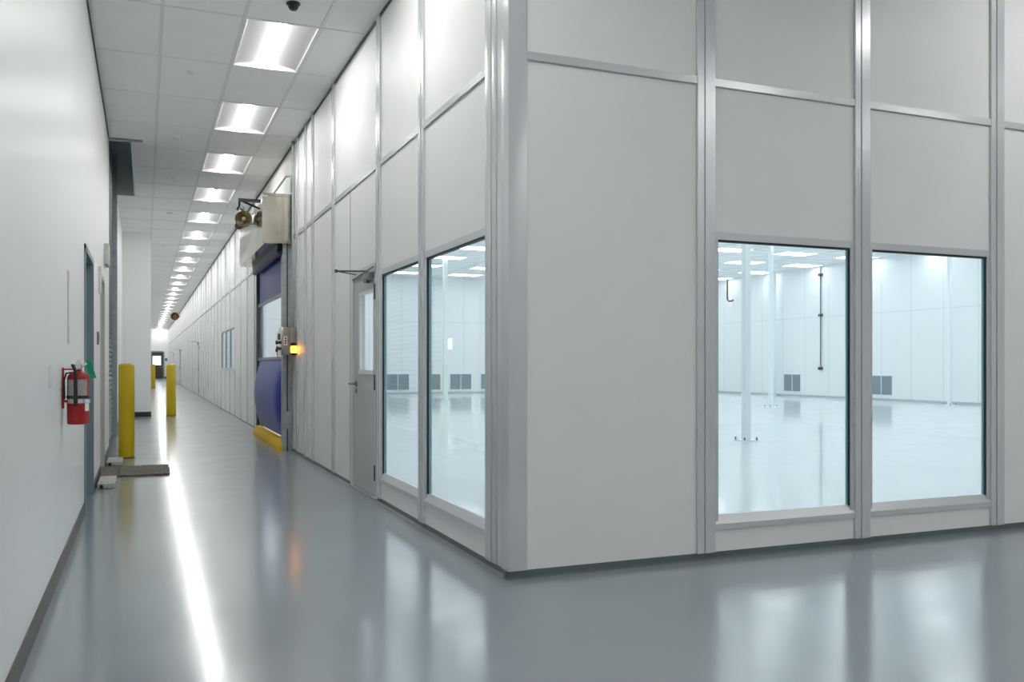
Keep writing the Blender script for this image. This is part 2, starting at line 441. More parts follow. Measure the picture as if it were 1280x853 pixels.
# ------------------------------------------------------------------ modular clean-room walls
ZP0 = .045
CLEAR = .003
def panel_boxes(mb, along, a0, a1, spans):
    """panel pieces between posts: along='x' -> front wall, 'y' -> corridor wall"""
    for z0, z1 in spans:
        if along == 'x': mb.box((a0, YF, z0), (a1, YF + TH, z1))
        else: mb.box((XS, a0, z0), (XS + TH, a1, z1))
WIN = [(ZP0, .19), (2.19, RAILZ), (RAILZ, ZI)]
FULL = [(ZP0, RAILZ), (RAILZ, ZI)]
PW = .14; PD = .018
front_posts = [3.455, 4.80, 6.165, 7.52, 8.87, 10.22, 11.57, 12.92]
fw = MB()
prev = 2.155
for i, x in enumerate(front_posts + [XR + .2]):
    a0, a1 = prev, x - PW / 2
    panel_boxes(fw, 'x', a0, a1, WIN if i in (1, 2) else FULL)
    prev = x + PW / 2
struct(fw, 'wall_front', 'panel')
def post(along, c, w=PW, top=ZI, d=PD):
    mb = MB()
    def bx(u0, u1, d0, z0, z1, mi):
        if along == 'x': mb.box((u0, YF - d0, z0), (u1, YF + TH + .001, z1), mi)
        else: mb.box((XS - d0, u0, z0), (XS + TH + .001, u1, z1), mi)
    h = w / 2
    bx(c - h, c - h * .28, d, ZP0, top, 0); bx(c - h * .28, c - h * .2, d * .55, ZP0, top, 1)
    bx(c - h * .2, c + h * .35, d * 1.25, ZP0, top, 0); bx(c + h * .35, c + h, d * .9, ZP0, top, 0)
    bx(c - h - .004, c - h, .001, ZP0, top, 1); bx(c + h, c + h + .004, .001, ZP0, top, 1)
    return trim(mb, ['post', 'groove'])
for x in front_posts: post('x', x)
def rail(along, a0, a1, z=RAILZ, h=.05, d=.012):
    mb = MB()
    if along == 'x':
        mb.box((a0, YF - d, z - h / 2), (a1, YF + .01, z + h / 2)); mb.box((a0, YF - d * .6, z - h / 2 - .006), (a1, YF + .01, z - h / 2), 1)
    else:
        mb.box((XS - d, a0, z - h / 2), (XS + .01, a1, z + h / 2)); mb.box((XS - d * .6, a0, z - h / 2 - .006), (XS + .01, a1, z - h / 2), 1)
    return trim(mb, ['post', 'groove'])
prev = 2.155
for x in front_posts + [14.2]:
    rail('x', prev, x - PW / 2); prev = x + PW / 2

# corner post: broad face towards the lobby, two ribbed faces on the corridor side
cp = MB()
cp.box((XS - .012, YF - .012, ZP0), (2.155, YF + .10, ZI), 0, .0015)
cp.box((XS - .004, YF + .10, ZP0), (XS + .09, YF + .195, ZI), 0); cp.box((XS - .001, YF + .195, ZP0), (XS + .09, YF + .207, ZI), 1)
cp.box((XS - .010, YF + .207, ZP0), (XS + .09, YF + .275, ZI), 0, .003); cp.box((XS - .001, YF + .275, ZP0), (XS + .09, YF + .285, ZI), 1)
cp.box((XS - .014, YF + .285, ZP0), (XS + .09, YF + .385, ZI), 0, .003)
trim(cp, ['post', 'groove'])
SY0 = YF + .385

# corridor side wall
DOOR = (8.31, 9.37)
side_posts = [6.81, 8.22, 10.39, 11.78, 12.34, 13.02]
RDa, RDb = 13.58, 17.25                     # rapid roll door
far_posts = [18.45 + 1.40 * k for k in range(0, 50) if 18.45 + 1.40 * k < YE - .4]
FW0, FW1, FWZ0, FWZ1 = 22.72, 26.85, 1.19, 2.22
far_posts = [y for y in far_posts]
sw = MB()
segs = [(SY0, 6.74, WIN), (6.88, 8.15, WIN), (DOOR[0] - .02, DOOR[1] + .10, [(2.28, RAILZ), (RAILZ, ZI)]), (DOOR[1] + .10, 10.32, FULL), (10.46, 11.71, FULL), (11.85, 12.27, FULL),
        (12.41, 12.95, FULL), (13.09, RDa, FULL), (RDa, RDb, [(3.35, ZI)]), (RDb, 18.38, FULL)]
for a0, a1, sp in segs: panel_boxes(sw, 'y', a0, a1, sp)
prev = 18.38
fdoors = [(38.3, 39.5), (58.0, 60.2), (72.5, 74.5)]
def cut(a0, a1):
    """solid stretch of the far side wall between two posts, leaving windows and doors open"""
    marks = sorted({a0, a1} | {m for m in (FW0, FW1, *[q for d in fdoors for q in d]) if a0 < m < a1})
    for u0, u1 in zip(marks, marks[1:]):
        mid = (u0 + u1) / 2
        if FW0 < mid < FW1: sp = [(ZP0, FWZ0), (FWZ1, RAILZ), (RAILZ, ZI)]
        elif any(d[0] < mid < d[1] for d in fdoors): sp = [(2.25, RAILZ), (RAILZ, ZI)]
        else: sp = FULL
        panel_boxes(sw, 'y', u0, u1, sp)
for y in far_posts + [YE]:
    cut(prev, y); prev = y
struct(sw, 'wall_right', 'panel')
for y in side_posts: post('y', y)
for y in far_posts:
    mb = MB()
    zz = [(ZP0, ZI)]
    if FW0 - .1 < y < FW1: zz = [(ZP0, FWZ0 - .04), (FWZ1 + .03, ZI)]
    if any(d[0] - .05 < y < d[1] + .05 for d in fdoors): zz = [(2.3, ZI)]
    for z0, z1 in zz:
        mb.box((XS - PD, y - .05, z0), (XS + TH, y + .01, z1), 0); mb.box((XS - PD * .8, y + .018, z0), (XS + TH, y + .06, z1), 0); mb.box((XS - .004, y + .01, z0), (XS + TH, y + .018, z1), 1)
    trim(mb, ['post', 'groove'])
for a0, a1 in ((SY0, 6.74), (6.88, 8.15), (8.29, 10.32), (10.46, 11.71), (11.85, 12.27), (12.41, 12.95), (13.09, 13.38), (17.3, YE)):
    rail('y', a0, a1)
# grey cove base under the modular wall
cb = MB()
cb.prism([(YF - .028, 0), (YF - .004, .01), (YF, ZP0), (YF + .03, ZP0), (YF + .03, 0)], 'x', XS - .028, 14.2)
struct(cb, 'baseboard_front', 'basegrey')
cb = MB()
for a0, a1 in ((YF - .012, DOOR[0] - .02), (DOOR[1] + .06, RDa), (RDb, YE)):
    cb.prism([(XS - .028, 0), (XS - .004, .01), (XS, ZP0), (XS + .03, ZP0), (XS + .03, 0)], 'y', a0, a1)
struct(cb, 'baseboard_right', 'basegrey')

# ---- windows of the modular wall
def window(along, a0, a1, z0=.19, z1=2.19, near_low=True):
    """a0<a1 along the wall between two posts"""
    _w[0] += 1
    loc = (a0, YF, z0) if along == 'x' else (XS, a0, z0)
    r = sthing('window_%d' % _w[0], loc)
    F = .032; G = .020                        # frame width, glass set back
    def P(mb, u0, u1, d0, d1, zz0, zz1, mi=0):
        if along == 'x': mb.box((u0, YF + d0, zz0), (u1, YF + d1, zz1), mi)
        else: mb.box((XS + d0, u0, zz0), (XS + d1, u1, zz1), mi)
    f = MB()
    P(f, a0, a0 + F, -.002, TH, z0, z1); P(f, a1 - F, a1, -.002, TH, z0, z1); P(f, a0, a1, -.004, TH, z1 - .05, z1)
    P(f, a0, a1, -.012, .03, z0 + .002, z0 + .040)                       # flat rail under the sill
    sl = [(-.012, z0 + .040), (G, z0 + .098), (TH, z0 + .098), (TH, z0), (.03, z0)]
    if along == 'x': f.prism([(YF + p, q) for p, q in sl], 'x', a0, a1)
    else: f.prism([(XS + p, q) for p, q in sl], 'y', a0, a1)
    f.build('window_frame', 'frame_metal', r)
    zb, zt2 = z0 + .092, z1 - .05
    g = MB()
    P(g, a0 + F, a0 + F + .006, .005, G, zb, zt2); P(g, a1 - F - .006, a1 - F, .005, G, zb, zt2); P(g, a0 + F, a1 - F, .002, G + .012, zt2 - .014, zt2)
    g.build('gasket', 'gasket', r)
    p = MB(); P(p, a0 + F + .004, a1 - F - .006, G, G + .006, zb, zt2 - .008); p.build('glass_pane', 'glass', r)
    e = MB(); P(e, a1 - F - .008, a1 - F - .001, G + .007, TH - .002, zb, zt2 - .014); P(e, a0 + F + .001, a0 + F + .008, G + .007, TH - .002, zb, zt2 - .014); e.build('spacer_bar', 'tealedge', r)
window('x', 3.525, 4.73); window('x', 4.87, 6.095)
window('y', SY0, 6.74); window('y', 6.88, 8.15)
# far strip window with three mullions
_w[0] += 1
r = sthing('window_%d' % _w[0], (XS, FW0, FWZ0))
f = MB()
f.box((XS - .012, FW0, FWZ0 - .03), (XS + TH, FW1, FWZ0 + .02)); f.box((XS - .006, FW0, FWZ1), (XS + TH, FW1, FWZ1 + .03))
n_ = 3
for i in range(n_ + 1):
    y = FW0 + (FW1 - FW0) * i / n_
    f.box((XS - .008, y - .06, FWZ0), (XS + TH, y + .06, FWZ1))
f.build('window_frame', 'frame_metal', r)
for i in range(n_):
    y = FW0 + (FW1 - FW0) * i / n_; y2 = FW0 + (FW1 - FW0) * (i + 1) / n_
    MB().box((XS + .016, y + .06, FWZ0 + .02), (XS + .022, y2 - .06, FWZ1)).build('glass_pane', 'glass', r)
    MB().box((XS - .002, y2 - .075, FWZ0 + .02), (XS + .015, y2 - .06, FWZ1)).box((XS - .002, y + .06, FWZ1 - .03), (XS + .015, y2 - .06, FWZ1)).build('gasket', 'boltgrey', r)

# ---- doors in the modular wall
def side_door(y0, y1, top=2.2, glazed=True, detail=True):
    """hinges at y0 (near side)"""
    _d[0] += 1
    r = sthing('door_%d' % _d[0], (XS, y0, 0))
    f = MB()
    f.box((XS - .006, y0 - .02, 0), (XS + TH, y0 + .05, top + .08)); f.box((XS - .006, y1 - .02, 0), (XS + TH, y1 + .10, top + .08)); f.box((XS - .006, y0, top), (XS + TH, y1, top + .08))
    f.build('door_frame', 'frame_metal', r)
    a, c = y0 + .054, y1 - .024
    gz0, gz1 = 1.24, 2.02; ga, gc = y0 + .17, y1 - .30
    l = MB()
    if glazed:
        l.box((XS + .012, a, .03), (XS + .055, c, gz0)); l.box((XS + .012, a, gz1), (XS + .055, c, top - .005))
        l.box((XS + .012, a, gz0), (XS + .055, ga, gz1)); l.box((XS + .012, gc, gz0), (XS + .055, c, gz1))
    else: l.box((XS + .012, a, .03), (XS + .055, c, top - .005))
    lf = l.build('door_leaf', 'doorgrey', r)
    if glazed:
        e = MB()
        for q in ((ga - .02, ga + .004, gz0 - .02, gz1 + .02), (gc - .004, gc + .02, gz0 - .02, gz1 + .02)): e.box((XS + .004, q[0], q[2]), (XS + .06, q[1], q[3]))
        e.box((XS - .002, ga - .02, gz0 - .035), (XS + .06, gc + .02, gz0 + .004)); e.box((XS + .004, ga - .02, gz1 - .004), (XS + .06, gc + .02, gz1 + .02))
        e.build('glazing_bead', 'whitegloss', r)
        MB().box((XS + .03, ga + .005, gz0 + .005), (XS + .036, gc - .005, gz1 - .005)).build('glass_pane', 'glass', r)
    for z in (.26, 1.13, 2.0):
        MB().tube([(XS - .004, y0 + .052, z - .075), (XS - .004, y0 + .052, z + .075)], .016).box((XS - .002, y0 + .03, z - .06), (XS + .014, y0 + .075, z + .06)).build('hinge', 'darkmetal', r)
    hz = 1.10; hy = y1 - .13
    h = MB().lathe([(.032, 0), (.032, .012), (.012, .014), (.012, .055)], (XS + .012, hy, hz), (-1, 0, 0)).tube([(XS - .045, hy, hz), (XS - .05, hy - .03, hz), (XS - .05, hy - .13, hz)], .010)
    h.lathe([(.024, 0), (.024, .012), (0, .014)], (XS + .012, hy, hz - .075), (-1, 0, 0)).box((XS - .07, hy - .01, hz - .008), (XS - .045, hy + .035, hz + .008))
    h.build('door_handle', 'greymetal', r)
    cy = y0 + .30; cz = 2.165
    cl = MB().box((XS - .055, cy - .13, cz - .035), (XS + .012, cy + .14, cz + .025), bev=.01).lathe([(.03, 0), (.03, .05), (.02, .055)], (XS - .028, cy + .02, cz - .06), (0, 0, 1))
    cl.lathe([(.022, 0), (.022, .03), (0, .035)], (XS - .028, cy + .02, cz + .02))
    co = cl.build('door_closer', 'greymetal', r)
    ar = MB().tube([(XS - .028, cy + .02, cz + .055), (XS - .25, cy + .40, cz + .085)], .009).tube([(XS - .25, cy + .40, cz + .085), (XS - .002, cy + .60, cz + .075)], .006)
    ar.tube([(XS - .03, cy - .27, cz + .07), (XS - .03, cy + .62, cz + .02)], .007)
    ar.lathe([(.016, 0), (.016, .03)], (XS - .25, cy + .40, cz + .07))
    ar.build('closer_arm', 'darkmetal', r)
    MB().box((XS - .02, y0 + .02, 0), (XS + TH, y1, .02)).build('threshold', 'galv', r)
side_door(*DOOR)
for k, (a, c) in enumerate(fdoors): side_door(a, c, top=2.2, glazed=(k > 0))
trim(MB().box((XS - .004, DOOR[1] + .11, ZP0), (XS + .01, DOOR[1] + .13, RAILZ)), 'groove')

# ------------------------------------------------------------------ clean room interior
struct(MB().box((XR, YF, 0), (XR + .1, YB + .1, ZI)), 'wall_cleanroom_right', 'intwall_y')
struct(MB().box((XS + TH, YB, 0), (XR, YB + .1, ZI)), 'wall_cleanroom_back', 'intwall_x')
struct(MB().box((XS + TH + .001, YF + TH + .001, ZI), (XR, YB, ZI + .05)), 'ceiling_cleanroom', 'intceil')
struct(MB().box((XR - .03, YF + TH, 0), (XR, YB, .075)), 'baseboard_cleanroom_right', 'cleanbase')
struct(MB().box((XS + TH, YB - .03, 0), (XR, YB, .075)), 'baseboard_cleanroom_back', 'cleanbase')
# solid wall between clean room and the bays deeper down the corridor is wall_right itself

cl = thing('cleanroom_light', 'x', 'ceiling light', (0, 0, 0))
f = MB(); W, L = .68, .40
f.box((-W - .02, -L - .02, -.02), (W + .02, -L, 0)); f.box((-W - .02, L, -.02), (W + .02, L + .02, 0)); f.box((-W - .02, -L, -.02), (-W, L, 0)); f.box((W, -L, -.02), (W + .02, L, 0))
f.build('frame', 'ventframe', cl)
MB().box((-W, -L, -.014), (W, L, -.004)).build('diffuser', 'cleanlamp', cl)
first = True
GL = 'white rectangular light panel of the cleanroom ceiling, barely seen through the glass'
CLAB = {
 (5, 7): 'highest cleanroom light panel in the left front window, left of the nearest white column',
 (6, 7): 'highest cleanroom light panel right of both slim columns in the left front window',
 (6, 8): 'cleanroom light panel crossed by the nearest slim column, just under the highest ones',
 (7, 8): 'cleanroom light panel just left of the dark hanging conduit, close to the wall',
 (7, 9): 'cleanroom light panel between the two slim columns, just above the right wall edge',
 (7, 10): 'cleanroom light panel above the short brown hooked pipe',
 (2, 8): 'highest cleanroom light panel in the corridor window nearest the wall corner',
 (2, 9): 'cleanroom light panel crossed by the far slim column in the corridor window',
 (2, 11): 'lone cleanroom light panel seen in the corridor window beside the grey door',
 (3, 11): 'lowest cleanroom light panel touching the back wall in the corner side corridor window'}
for i in range(8):
    for j in range(12):
        loc = (21.1 + 2.75 * (i - 6), 25.0 + 2.85 * (j - 7), ZI)
        if loc[0] > XR - .8 or loc[1] > YB - .6 or loc[1] < YF + .6: continue
        lb = CLAB.get((i, j), GL)
        if first: cl.location = loc; cl['label'] = lb; cl['group'] = 'light panels of the cleanroom ceiling'; first = False
        else: dup(cl, loc, lb, 'light panels of the cleanroom ceiling')

def column(x, y, w, label):
    t = thing('column', label, 'column', (x, y, 0))
    h = w / 2
    MB().box((x - h, y - h, .012), (x + h, y + h, ZI), bev=.008).build('shaft', 'intwhite', t)
    MB().box((x - .15, y - .15, 0), (x + .15, y + .15, .014)).build('base_plate', 'intwhite', t)
    for sx in (-1, 1):
        for sy in (-1, 1):
            MB().lathe([(.014, 0), (.014, .05), (0, .052)], (x + sx * .125, y + sy * .125, .014), n=8).build('anchor_bolt', 'boltgrey', t)
column(9.50, 12.5, .115, 'nearest slim white square column with bolted foot, seen through the left front window')
column(17.72, 22.1, .115, 'second slim white column, right of the nearest one behind the front window')
column(23.79, 20.9, .10, 'slim white column close to the right cleanroom wall, seen through the right front window')
column(24.35, 30.2, .13, 'slim white column against the cleanroom wall left of the far wall grille')
column(10.01, 30.5, .15, 'slim white column far inside, seen through the pane nearest the wall corner')

def grille(loc, along, label):
    t = thing('wall_grille', label, 'vent', loc)
    x, y, z = loc; W, H_ = .50, .34
    def P(mb, u0, u1, d0, d1, z0, z1, mi=0):
        if along == 'x': mb.box((x + u0, y - d1, z + z0), (x + u1, y - d0, z + z1), mi)
        else: mb.box((x - d1, y + u0, z + z0), (x - d0, y + u1, z + z1), mi)
    f = MB()
    P(f, -W, W, 0, .02, -.02, 0); P(f, -W, W, 0, .02, 2*H_, 2*H_ + .02); P(f, -W - .02, -W, 0, .02, -.02, 2*H_ + .02); P(f, W, W + .02, 0, .02, -.02, 2*H_ + .02); P(f, -.015, .015, 0, .02, 0, 2*H_)
    f.build('frame', 'ventframe', t)
    for a, c in ((-W, -.015), (.015, W)):
        l = MB(); P(l, a, c, .001, .006, 0, 2*H_)
        for i in range(16): P(l, a, c, .006, .014, i * 2*H_/16 + .004, i * 2*H_/16 + .026)
        l.build('louvres', 'vent', t)
grille((XR, 29.45, .21), 'y', 'grey two-part wall grille low on the cleanroom wall, seen through the left front window')
grille((XR, 24.65, .21), 'y', 'grey two-part wall grille low on the cleanroom wall, seen through the right front window')
gx = [8.83, 10.28, 11.73, 13.2, 14.68]
gl = ['grey low grille on the back wall, partly behind the left window frame nearest the door',
      'grey low grille on the back wall, whole in the left pane of the corridor windows',
      'grey low grille on the back wall, cut by the post between the two corridor windows',
      'grey low grille on the back wall, whole in the right pane of the corridor windows',
      'grey low grille on the back wall, cut by the corner post']
for x, lab in list(zip(gx, gl))[1:]: grille((x, YB, .19), 'x', lab)
tag(MB().box((12.37, YB - .02, 1.98), (12.79, YB, 2.48)).build('wall_panel', pmat('white_panel_added_glow', (.95, .95, .95), .4, emis=(.95, .98, 1.), estr=.5)), 'small white square panel with added glow on the back wall of the cleanroom', 'panel')  # plain white panel, no lamp; emission added to brighten it against the wall
# power drop and hooked pipe
t = thing('power_drop', 'thin dark conduit with three outlet fittings hanging down the cleanroom right wall', 'conduit', (XR - .05, 27.74, ZI))
MB().tube([(XR - .05, 27.74, 1.08), (XR - .05, 27.74, ZI)], .022).build('conduit', 'boltgrey', t)
for z in (1.15, 3.25, 4.85): MB().box((XR - .11, 27.66, z - .05), (XR, 27.82, z + .05), bev=.01).build('outlet_box', 'darkmetal', t)
tag(MB().tube([(XR - .35, 33.4, ZI - .022), (XR - .35, 33.4, 4.25), (XR - .31, 33.34, 4.17), (XR - .22, 33.2, 4.17), (XR - .2, 33.16, 4.23)], .04).build('hanging_pipe', 'copper'),
    'short brown pipe with a hooked end hanging from the cleanroom ceiling', 'pipe')

# ------------------------------------------------------------------ rapid roll door
t = thing('roll_door', 'tall blue rapid roll door with a clear middle band and stainless top housing', 'door', (XS, (RDa + RDb) / 2, 0))
XP = 1.90
p = MB().box((XP, RDa - .03, 0), (XS, RDa + .14, 3.1), 0, .004).box((XP, RDa - .05, 0), (XP + .055, RDa - .031, 3.1)).box((XP + .057, RDa - .036, 0), (XP + .078, RDa - .031, 3.1), 1).box((XP + .115, RDa - .05, 0), (XP + .135, RDa - .031, 3.1))
p.build('side_post', ['galv', 'darkmetal'], t)
MB().box((XP + .03, RDb - .1, 0), (XS, RDb + .03, 3.2), bev=.004).build('side_post', 'darkmetal', t)
hs = MB()
hx = 1.60
prof = [(XS, 3.10), (XS, 3.82), (hx + .10, 3.80), (hx, 3.74), (hx, 3.12), (hx + .02, 3.08)]
hs.prism(prof, 'y', 13.42, 16.9)
hs.build('housing', 'steel', t)
MB().box((hx - .012, 13.405, 3.09), (hx + .05, 13.419, 3.77)).box((XS - .03, 13.405, 3.09), (XS, 13.419, 3.80)).box((hx, 13.40, 3.785), (XS, 13.419, 3.822)).build('housing_flange', 'steel', t)
MB().box((1.83, 13.6, 3.0), (1.96, 16.9, 3.10)).build('roller_guard', 'navy', t)
MB().tube([(1.88, 13.6, 3.0), (1.88, 16.95, 3.0)], .055, n=16).build('drum', 'navy', t)
def curt(z0, z1, bulge, mat, name):
    c = MB(); nu, nv = 26, 16
    g = []
    for i in range(nu + 1):
        y = RDa + .14 + (RDb - .1 - RDa - .14) * i / nu; u = i / nu
        row = []
        for j in range(nv + 1):
            v = j / nv; z = z0 + (z1 - z0) * v
            x = 1.985 - bulge * (math.sin(PI * v) ** .8) * (1 - max(0, 1 - u / .13) ** 2.2) * (1 - max(0, 1 - (1 - u) / .13) ** 2.2) - .012 * math.sin(PI * u)
            row.append(c.bm.verts.new((x, y, z)))
        g.append(row)
    c._mark([c.bm.faces.new((g[i][j], g[i+1][j], g[i+1][j+1], g[i][j+1])) for i in range(nu) for j in range(nv)], 0, True)
    return c.build(name, mat, t)
curt(.19, 1.38, .135, 'blue', 'curtain_lower')
curt(1.42, 2.37, .02, 'clearpvc', 'vision_panel')
curt(2.41, 3.08, .01, 'blue', 'curtain_upper')
MB().box((1.955, RDa + .14, 1.375), (1.99, RDb - .1, 1.425)).box((1.955, RDa + .14, 2.365), (1.99, RDb - .1, 2.415)).build('stiffener', 'seamgrey', t)
MB().prism([(1.86, .0), (1.86, .05), (1.93, .16), (1.99, .17), (1.99, 0)], 'y', RDa + .02, RDb - .12).build('bottom_bar', 'yellowmatt', t)
MB().box((1.945, RDa + .45, .35), (1.95, RDa + .49, .41)).build('warning_sticker', 'yellow', t)
MB().box((XP + .02, RDa - .09, .34), (XP + .13, RDa - .03, .60), bev=.006).build('junction_box', 'galv', t)

# control box, beacon and switches beside the roll door
t = thing('control_box', 'stainless control box with red and black push buttons beside the roll door', 'control box', (1.9, 13.2, 1.44))
MB().box((1.80, 12.97, 1.44), (1.985, 13.48, 1.84), 0, .006).build('enclosure', 'steel', t)
MB().box((1.832, 12.962, 1.575), (1.885, 12.97, 1.705), bev=.002).build('button_plate', 'whitegloss', t)
MB().lathe([(.013, 0), (.015, .02), (0, .022)], (1.858, 12.962, 1.64), (0, -1, 0)).build('stop_button', 'redplastic', t)
for z in (1.605, 1.675): MB().lathe([(.012, 0), (.012, .014), (0, .016)], (1.858, 12.962, z), (0, -1, 0)).build('push_button', 'black', t)
MB().lathe([(.022, 0), (.022, .03), (.032, .034), (.028, .06), (0, .062)], (1.80, 13.12, 1.62), (-1, 0, 0)).build('selector_knob', 'black', t)
MB().lathe([(.022, 0), (.022, .03), (.034, .034), (.034, .06), (0, .065)], (1.80, 13.05, 1.53), (-1, 0, 0)).box((1.73, 13.03, 1.48), (1.76, 13.07, 1.53)).build('isolator_switch', 'black', t)
MB().box((1.755, 13.02, 1.52), (1.76, 13.08, 1.545)).tube([(1.75, 13.05, 1.50), (1.76, 13.05, 1.40)], .006).build('lockout_tag', 'redplastic', t)
MB().box((1.782, 13.15, 1.66), (1.80, 13.25, 1.75)).build('display', 'darkmetal', t)
t = thing('warning_beacon', 'glowing amber warning beacon with black caps beside the stainless control box', 'beacon', (1.98, 12.93, 1.43))
MB().lathe([(.036, 0), (.036, .10)], (1.975, 12.92, 1.465), n=20).build('lens', 'amber', t)
MB().lathe([(0, 0), (.03, 0), (.038, .03), (.038, .035)], (1.975, 12.92, 1.43), n=20).build('base_cap', 'black', t)
MB().lathe([(.038, 0), (.036, .03), (.02, .05), (0, .05)], (1.975, 12.92, 1.565), n=20).build('top_cap', 'black', t)

# conduits
tag(MB().tube([(XS - .03, 13.32, 2.0), (XS - .03, 13.32, ZC)], .017).tube([(XS - .03, 13.26, 1.84), (XS - .03, 13.22, 2.0), (XS - .03, 13.22, 3.0), (XS - .03, 13.30, 3.2), (XS - .03, 13.30, 4.4)], .012).build('wall_mounted_conduit', 'galv'),
    'galvanised conduit running up the wall from the control box to the ceiling', 'conduit')
tag(MB().tube([(XS - .05, 13.36, 3.84), (XS - .05, 13.36, 4.08), (XS - .1, 13.5, 4.10), (XS - .25, 14.4, 3.87)], .014).build('brace_pipe', 'galv'),
    'bent galvanised pipe looping over the top of the stainless roll door housing', 'pipe')

# bracket with sensor, and horn loudspeaker
t = thing('sensor_mount', 'black triangular bracket carrying a small camera above the roll door housing', 'bracket', (1.6, 13.6, 3.7))
b_ = MB().box((1.27, 13.57, 3.70), (1.587, 13.62, 3.745)).tube([(1.30, 13.6, 3.72), (1.58, 13.6, 3.61)], .016)
b_.build('arm', 'black', t)
MB().tube([(1.285, 13.6, 3.72), (1.285, 13.6, 3.64), (1.25, 13.6, 3.57)], .016).build('drop_arm', 'black', t)
MB().lathe([(0, 0), (.03, 0), (.035, .04), (.03, .08), (0, .085)], (1.325, 13.54, 3.61), (0, 1, -.2), n=16).build('camera_head', 'darkmetal', t)
t = thing('horn_loudspeaker', 'beige horn loudspeaker above the corner of the roll door housing', 'loudspeaker', (1.45, 14.6, 3.75))
ax = Vector((-.12, -1, .0)); cc = Vector((1.46, 14.75, 3.63))
MB().lathe([(.06, .30), (.05, .28), (.05, .18), (.07, .12), (.10, .03), (.135, 0), (.128, -.01), (.10, .03), (.06, .10), (.03, .16)], cc, -ax, n=28).build('bell', 'horn', t)
MB().lathe([(0, -.02), (.03, -.01), (.035, .06), (.03, .14)], cc, -ax, n=16).build('driver_plug', 'hornlight', t)
MB().box((1.36, 14.8, 3.50), (1.46, 15.0, 3.60), bev=.01).lathe([(.06, 0), (.06, .12), (0, .12)], (1.40, 14.82, 3.54), (0, 1, 0)).build('transformer_box', 'horn', t)
MB().tube([(1.48, 15.0, 3.63), (1.55, 15.05, 3.60), (1.595, 15.05, 3.60)], .014).build('mounting_bracket', 'horn', t)
t = thing('horn_loudspeaker', 'tiny dark horn loudspeaker under the ceiling far down the corridor wall', 'loudspeaker', (1.8, 60, 4.35))
cc = Vector((1.75, 60, 4.35))
MB().lathe([(.08, .4), (.08, .2), (.25, 0), (.24, -.01), (.1, .15), (0, .15)], cc, (0, 1, 0), n=20).build('bell', 'copper', t)
MB().box((1.72, 60.1, 4.3), (XS, 60.2, 4.4)).build('mounting_bracket', 'copper', t)

# ------------------------------------------------------------------ bollards
def bollard(x, y, r, h, label):
    t = thing('bollard', label, 'bollard', (x, y, 0), 'yellow bollards along the corridor')
    MB().lathe([(r, .0), (r, h - .035), (r * .93, h - .012), (r * .7, h), (0, h + .004)], (x, y, 0), n=40).build('sleeve', 'yellow', t)
    MB().lathe([(r + .004, 0), (r + .004, .012), (r, .013)], (x, y, 0), n=40).build('base_ring', 'black', t)
bollard(-.236, 13.5, .105, 1.31, 'large yellow bollard nearest the camera, in front of the white pillar')
bollard(.62, 24.2, .118, 1.31, 'smaller yellow bollard standing alone right of the white pillar')
bollard(.42, 53.0, .118, 1.31, 'farthest yellow bollard, half hidden behind the white pillar edge')

# ------------------------------------------------------------------ mats and floor blocks
def mat_(x0, x1, y0, y1, label, h=.012):
    m = MB(); nx, ny = 14, 22; g = []
    for i in range(nx + 1):
        row = []
        for j in range(ny + 1):
            e = (i in (0, nx)) or (j in (0, ny))
            x = x0 + (x1 - x0) * i / nx + (random.uniform(-.006, .006) if e else 0); y = y0 + (y1 - y0) * j / ny + (random.uniform(-.01, .01) if e else 0)
            row.append(m.bm.verts.new((x, y, h + random.uniform(-.002, .002) + .008 * math.sin(PI * j / ny) * (i == nx))))
        g.append(row)
    m._mark([m.bm.faces.new((g[i][j], g[i+1][j], g[i+1][j+1], g[i][j+1])) for i in range(nx) for j in range(ny)], 0, True)
    edge = [g[i][0] for i in range(nx + 1)] + [g[nx][j] for j in range(1, ny + 1)] + [g[i][ny] for i in range(nx - 1, -1, -1)] + [g[0][j] for j in range(ny - 1, 0, -1)]
    low = [m.bm.verts.new((v.co.x, v.co.y, .001)) for v in edge]
    m._mark([m.bm.faces.new((edge[i], edge[(i+1) % len(edge)], low[(i+1) % len(edge)], low[i])) for i in range(len(edge))], 0)
    return tag(m.build('floor_mat', 'mat'), label, 'mat')
mat_(-.27, .275, 11.2, 12.2, 'brown grey door mat lying out in the corridor, right piece', .022)
mat_(-.475, -.285, 11.15, 12.25, 'small brown grey mat piece between the two pale metal blocks at the left wall', .016)
def block(x0, x1, y0, y1, label):
    t = thing('metal_block', label, 'block', ((x0+x1)/2, y0, 0))
    MB().box((x0, y0, .004), (x1, y1, .055), 0, .006).build('housing', 'blockmetal', t)
    MB().lathe([(0, 0), (.018, 0), (.018, .012), (0, .012)], (x0 + .04, y0 - .002, .025), (0, -1, 0), n=14).build('bolt', 'black', t)
    s = MB()
    for i in range(3): s.box((x0 + .03 + i * .05, y0 + .1, .055), (x0 + .05 + i * .05, y0 + .14, .06))
    s.build('cap_screws', 'chrome', t)
block(-.458, -.29, 10.2, 10.9, 'pale metal floor block at the left wall, nearest the camera before the mat')
block(-.452, -.27, 12.45, 13.1, 'pale metal floor block at the left wall behind the mat, before the bollard')

